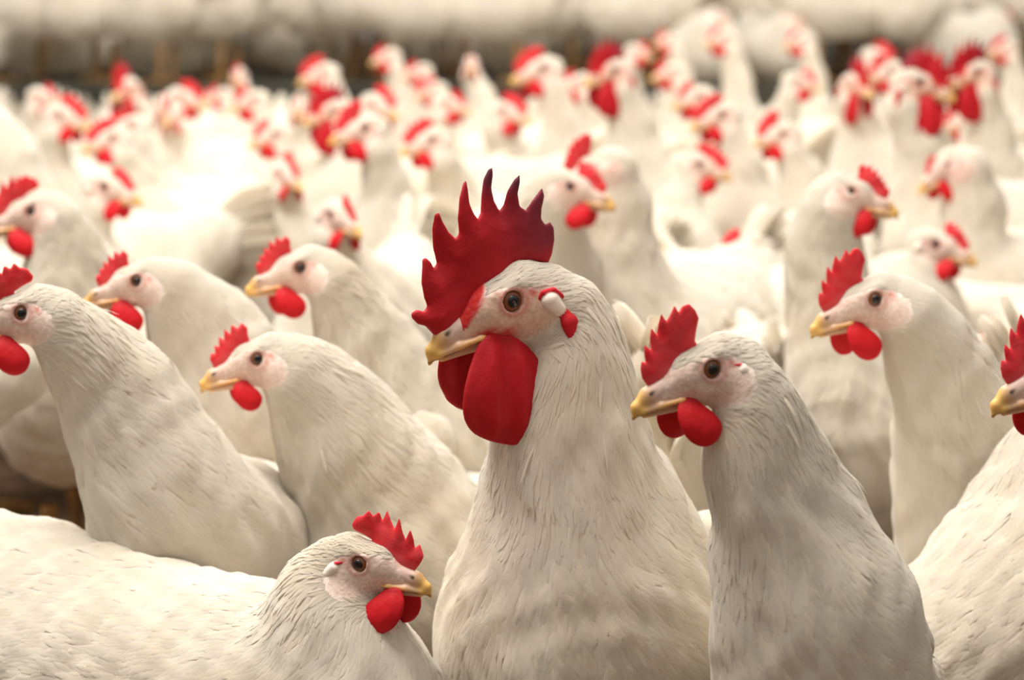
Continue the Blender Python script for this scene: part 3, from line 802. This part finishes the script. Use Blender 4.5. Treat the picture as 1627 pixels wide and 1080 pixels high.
bird('white hen looking left just above and behind the blotchy combed hen', (477, 425, 1.6), 193, 14, 'hen', 1.0,
     nodes=[(530, 450, .0, 42), (560, 505, .01, 58), (592, 575, .02, 82), (625, 655, .03, 108)],
     body=[(660, 740, .06, 135), (690, 770, .14, 145), (720, 760, .24, 140)], comb='C', byaw=195, tail=False, wing=False)
bird('white hen with jagged red comb looking left, farther right in the second row', (1390, 475, 1.38), 193, 18, 'hen', 1.02,
     nodes=[(1448, 502, .0, 52), (1485, 570, .01, 74), (1515, 665, .02, 92), (1530, 780, .03, 108)],
     body=[(1560, 900, .06, 132), (1590, 980, .13, 165), (1640, 980, .22, 160)], comb='A', byaw=205)
bird('white hen cut by the right picture edge, only its face with beak showing', (1703, 585, 1.08), 194, 18, 'hen', 1.0,
     nodes=[(1765, 600, .0, 46), (1790, 680, .01, 66), (1815, 780, .02, 95)],
     body=[(1850, 920, .04, 140), (1900, 1010, .12, 170), (1960, 1020, .22, 160)], comb='A', byaw=200)
bird('white hen in the bottom right corner with its head out of the picture', (1775, 610, 1.30), 0, 5, 'hen', 1.0,
     nodes=[(1735, 640, .01, 50), (1705, 700, .015, 72), (1683, 770, .015, 98), (1655, 860, .01, 132)],
     body=[(1625, 960, .0, 160), (1590, 1040, .0, 170), (1510, 1020, .02, 120), (1440, 1040, .05, 100)], comb='B', byaw=-5, tail=False)
bird('white hen swinging its head behind the lower left bird', (218, 446, 1.52), 188, 14, 'hen', .98,
     nodes=[(275, 462, .0, 50), (315, 520, .01, 76), (350, 590, .02, 104)],
     body=[(385, 700, .04, 135), (410, 800, .09, 150), (470, 790, .2, 150)], comb='C', cs=.9, byaw=190, tail=False)
bird('white hen with red wattles at the left edge above the lower left bird', (50, 335, 1.9), 192, 14, 'hen', 1.08,
     nodes=[(92, 352, .0, 38), (106, 410, .01, 58), (104, 480, .01, 74)],
     body=[(98, 580, .03, 92), (95, 660, .06, 96), (130, 650, .18, 100)], comb='B', byaw=235)
bird('white hen on a tall pale neck looking right, upper right of the second row', (1350, 305, 1.8), -14, 14, 'hen', 1.0,
     nodes=[(1318, 332, .0, 44), (1310, 392, .01, 56), (1316, 470, .01, 62), (1330, 560, .01, 78)],
     body=[(1352, 670, .02, 100), (1350, 760, .06, 112), (1310, 740, .18, 120)], comb='C', byaw=-60)
bird('pale hen looking right with lowered head, right of the tall necked hen', (1487, 388, 2.2), -24, 14, 'hen', 1.02, byaw=-35, comb='C')
bird('greyish hen on a tall shaded neck behind the lowered head at right', (1508, 262, 2.45), 200, 34, 'grey', 1.02,
     nodes=[(1535, 270, .0, 36), (1545, 330, .01, 48), (1545, 400, .01, 56)], body=None, comb='C', byaw=215, cs=.7)
bird('white hen crouched low and looking left above the right hand hen', (1190, 395, 2.35), 195, 14, 'hen', 1.0, comb='C', byaw=190, lean=.01)
bird('white hen with bright red wattles looking left, upper right quarter', (1243, 212, 2.95), 192, 12, 'hen', 1.0, comb='A', byaw=200)
bird('cream shaded hen on a thick neck looking left directly behind the rooster comb', (952, 264, 2.1), 205, 14, 'hen', 1.0,
     nodes=[(975, 272, .0, 36), (985, 330, .01, 50), (985, 400, .01, 56)], comb='A', byaw=235)
bird('white hen looking right behind the tips of the rooster comb', (905, 297, 1.98), -12, 14, 'hen', 1.02,
     nodes=[(878, 310, .01, 42), (866, 345, .02, 56), (858, 390, .04, 76)], body=[(852, 450, .08, 100), (840, 450, .16, 105), (825, 430, .26, 95)], comb='C', byaw=-70, tail=False, tailup=.02)
bird('white hen with large red wattles looking left in the middle of the crowd', (580, 203, 2.7), 198, 12, 'hen', 1.08, comb='A', ws=1.1, byaw=225)
bird('white hen looking left with its back running to the rooster comb', (686, 222, 2.9), 200, 14, 'hen', 1.05, comb='B', byaw=190, lean=.03)
bird('white hen facing the viewer with a thin upright comb, above the second row hen', (527, 342, 2.2), -52, 14, 'hen', .98, comb='C', byaw=-100)
bird('white hen with a narrow tall comb turned to the viewer, left of centre', (446, 275, 2.75), -58, 14, 'hen', .98, comb='B', byaw=-80)
bird('white hen looking right above the swinging head at left', (166, 297, 2.4), -14, 14, 'hen', 1.0, comb='C', byaw=-10)
bird('white hen with red wattles looking left, left quarter above the right facing one', (178, 219, 3.0), 200, 14, 'hen', 1.0, comb='B', byaw=215)
bird('white hen behind another, both looking left in the left quarter', (206, 199, 3.25), 198, 14, 'hen', 1.0, comb='C', byaw=170)
bird('white hen with big red comb and wattles looking right near the left edge', (95, 183, 3.2), -18, 14, 'hen', 1.1, comb='B', byaw=-50)
bird('large white hen back rising at the left picture edge', (-60, 190, 2.6), 190, 10, 'hen', 1.0,
     nodes=[(-20, 215, .01, 48), (0, 260, .01, 62)], comb='A', byaw=200)

# ------------------------------------------------------------------ the crowd behind them
crowd = [
 ('pale hen looking right at the left edge of the crowd behind a big combed hen', (62, 152, 3.9), -25, 'hen', 1.0, 'C', -60),
 ('red faced rooster facing the viewer in front of the dark gap at left', (208, 138, 4.0), -110, 'rooster', 1.15, 'R', -80),
 ('white hen looking right with a white tail behind it, left of the dark gap', (288, 154, 3.7), -15, 'hen', 1.05, 'B', -20),
 ('thin necked hen facing the viewer between the two left groups', (250, 165, 3.6), -80, 'hen', .95, 'C', -90),
 ('thin necked hen with hanging wattles facing the viewer beside the right facing one', (282, 178, 3.4), -95, 'hen', .95, 'B', -70),
 ('white hen looking left with raised tail, below the blurred brown gap', (402, 158, 3.7), 200, 'hen', 1.0, 'C', 215),
 ('small white hen facing the viewer with an orange comb, left of the big rooster pair', (465, 168, 3.9), -85, 'hen', .95, 'C', -100),
 ('white hen with a short red comb looking left in the left middle rows', (437, 213, 3.2), 198, 'hen', 1.0, 'C', 230),
 ('hen with bright comb looking left above the dark red combed rooster', (512, 115, 4.1), 200, 'hen', 1.15, 'B', 190),
 ('rooster with a broad dark red comb looking left over a wattled hen', (528, 176, 3.15), 196, 'rooster', 1.02, 'R', 225),
 ('hen with a yellow beak and red comb looking right beside the broad combed rooster', (592, 165, 3.4), -40, 'hen', 1.1, 'B', -90),
 ('tall necked pale hen looking left in front of the dark floor gap', (618, 88, 4.7), 205, 'hen', 1.0, 'C', 200),
 ('pale hen looking left just right of the tall necked pale hen', (668, 112, 4.6), 200, 'hen', .95, 'C', 240),
 ('slim upright hen facing the viewer alone beside the dark gap at centre', (741, 100, 4.6), -90, 'hen', .95, 'C', -90),
 ('white hen looking right with a pink comb, centre of the far rows', (710, 163, 3.7), -20, 'hen', 1.0, 'C', -10),
 ('hen with pinkish comb half hidden behind the centre far rows', (690, 142, 4.2), 195, 'hen', .9, 'B', 200),
 ('white hen looking right with small wattles, above the rooster comb', (800, 176, 3.4), -20, 'hen', 1.05, 'B', -45),
 ('hen on a thick white neck with bright red comb, above the rooster comb at right', (862, 108, 3.5), 200, 'hen', 1.25, 'B', 205),
 ('white hen with pink comb looking left behind the thick white neck', (920, 130, 4.1), 198, 'hen', 1.05, 'C', 215),
 ('rooster with a broad maroon comb and red wattles, top right of centre', (976, 112, 3.1), 203, 'rooster', 1.06, 'R', 215),
 ('pale hen facing half away right of the maroon combed rooster', (1068, 112, 4.2), 205, 'hen', 1.0, 'C', 220),
 ('far pale hen with a dim comb above the right centre rows', (1064, 62, 5.2), 200, 'hen', 1.0, 'C', 200),
 ('hen stretching a long slanting neck up to the left, top right of centre', (1152, 58, 4.6), 196, 'hen', 1.1, 'C', 190),
 ('white hen with orange red comb looking left beneath the long slanting neck', (1110, 152, 3.3), 198, 'hen', 1.0, 'C', 220),
 ('white hen with round red wattles looking left, below the orange combed one', (1147, 182, 2.85), 197, 'hen', 1.0, 'B', 205),
 ('distant upright hen with a dull comb near the dark band at right', (1275, 62, 4.9), 195, 'hen', 1.05, 'C', 200),
 ('white hen looking right with a small round comb, right of the white tails', (1268, 128, 3.9), -20, 'hen', 1.0, 'C', -50),
 ('rooster turned to the viewer with deep red wattles, upper right', (1352, 132, 3.3), -65, 'rooster', 1.0, 'R', -80),
 ('big white rooster with a toothed red comb looking right, upper right', (1461, 131, 2.65), -10, 'rooster', 1.1, 'R', -50),
 ('rooster with a faded pink comb looking left at the right edge of the crowd', (1552, 115, 2.9), 200, 'rooster', 1.05, 'R', 225),
 ('hen with hanging comb tucked between the two upper right roosters', (1415, 112, 3.5), 200, 'hen', 1.0, 'B', 215),
 ('hen with its head held low against the right edge behind the greyish hen', (1535, 190, 3.1), 205, 'hen', 1.0, 'C', 235),
 ('distant hen with a dull comb behind the toothed combed rooster', (1392, 88, 4.7), -20, 'hen', 1.1, 'B', -40),
 ('distant hen with a small red comb at the far right', (1600, 75, 4.6), 200, 'hen', 1.0, 'B', 205),
 ('hen with its head down among white backs right of centre', (1112, 262, 2.75), -10, 'hen', 1.0, 'B', -25),
 ('far hen with a dim comb above the left far rows', (385, 118, 4.8), -95, 'hen', 1.0, 'B', -100),
 ('distant hen at the top left before the slatted platform', (350, 150, 4.7), 190, 'hen', .9, 'C', 200),
 ('far hen looking left under the blurred platform birds at centre right', (1010, 80, 5.0), -30, 'hen', 1.0, 'C', -60),
]
for lab, eye, yaw, kind, hs, cb, by in crowd:
    bird(lab, eye, yaw, 14, kind, hs, comb=cb, byaw=by, cs=.8 if kind == 'rooster' else 1.0)

# birds seen only as backs and rumps
bird('white bird turned away between the big rooster and the hen beside it, tail fan raised', (1196, 650, 1.78), 65, 20, 'hen', .95,
     nodes=[(1190, 668, -.03, 42), (1178, 695, -.07, 72)], body=[(1180, 790, -.10, 105), (1178, 815, -.16, 120), (1165, 790, -.22, 100)], byaw=55, comb='C', tailup=.075)
bird('white bird with its tail fan raised behind the jagged combed hen at right', (1560, 560, 1.95), 100, 20, 'hen', .95,
     nodes=[(1560, 590, -.03, 42), (1572, 630, -.07, 70)], body=[(1620, 720, -.12, 95), (1670, 760, -.20, 105), (1690, 750, -.26, 90)], byaw=60, comb='C', tailup=.075)
bird('white bird facing away with a round fluffy rump above the combed hen at right', (1225, 480, 2.42), 90, 20, 'hen', .9,
     nodes=[(1225, 500, -.03, 36), (1220, 530, -.08, 55)], body=[(1215, 600, -.14, 85), (1210, 610, -.24, 92), (1205, 600, -.34, 82)], byaw=90, comb='C', tailup=.02)
bird('white bird at the left edge with only its side showing above the lower left back', (-390, 560, 1.62), 180, 10, 'hen', 1.0, nodes=[(-350, 590, 0, 50), (-330, 630, .01, 75)], body=[(-300, 690, .02, 100), (-250, 700, .03, 112), (-190, 720, .05, 105)], byaw=185, comb='C', tail=False)

# birds with lowered heads that fill the gaps of the crowd
gx = np.random.default_rng(8)
for yy in np.arange(2.3, 5.9, .19):
    half = (yy+.25)*.27 + .15
    for xx in np.arange(-half, half, .20):
        x_, y_ = xx+gx.uniform(-.05, .05), yy+gx.uniform(-.05, .05)
        cand = []
        for a in gx.uniform(0, 360, 7):
            f = np.array([math.cos(math.radians(a)), math.sin(math.radians(a))])
            hd = np.array([x_, y_])+f*.20
            cand.append((crowding(body_line(hd, a, 1, .13)), a, hd))
        c, a, hd = min(cand, key=lambda t: t[0])
        if c < .004:
            lab = 'white hen with its head down in the crowd, only its back and tail in view'
            bird(lab, (hd[0], hd[1], .13), a, 50, 'hen', .95, comb='C', byaw=a, peck=True, world=True, group='hens with lowered heads in the crowd', dens=.5)

# birds on the slatted platform
BASEZ[0] = PZ
gp = np.random.default_rng(21)
for row, yy in enumerate((6.34, 6.66, 7.0, 7.4, 7.85, 8.4)):
    half = yy*.262+.12
    for xx in np.arange(-half, half, .215 if row < 1 else .25):
        x_, y_ = xx+gp.uniform(-.04, .04), yy+gp.uniform(-.05, .05)
        if gp.random() < (.14 if row == 0 else .05): continue
        a = gp.choice([gp.uniform(150, 215), gp.uniform(-35, 40), gp.uniform(230, 310)])
        f = np.array([math.cos(math.radians(a)), math.sin(math.radians(a))]); low = gp.random() < .22
        hd = np.array([x_, y_])+f*.12
        lab = 'white bird on the slatted platform, its body cut by the top edge of the picture' if row == 0 else 'blurred white bird behind the front row on the slatted platform'
        bird(lab, (hd[0], hd[1], PZ+(.20 if low else gp.uniform(.40, .46))), a, 14, 'rooster' if gp.random() < .1 else 'hen', 1.0, comb='C', byaw=a,
             world=True, group='front row on the platform' if row == 0 else 'rows behind on the platform', dens=.25, peck=False)
BASEZ[0] = 0
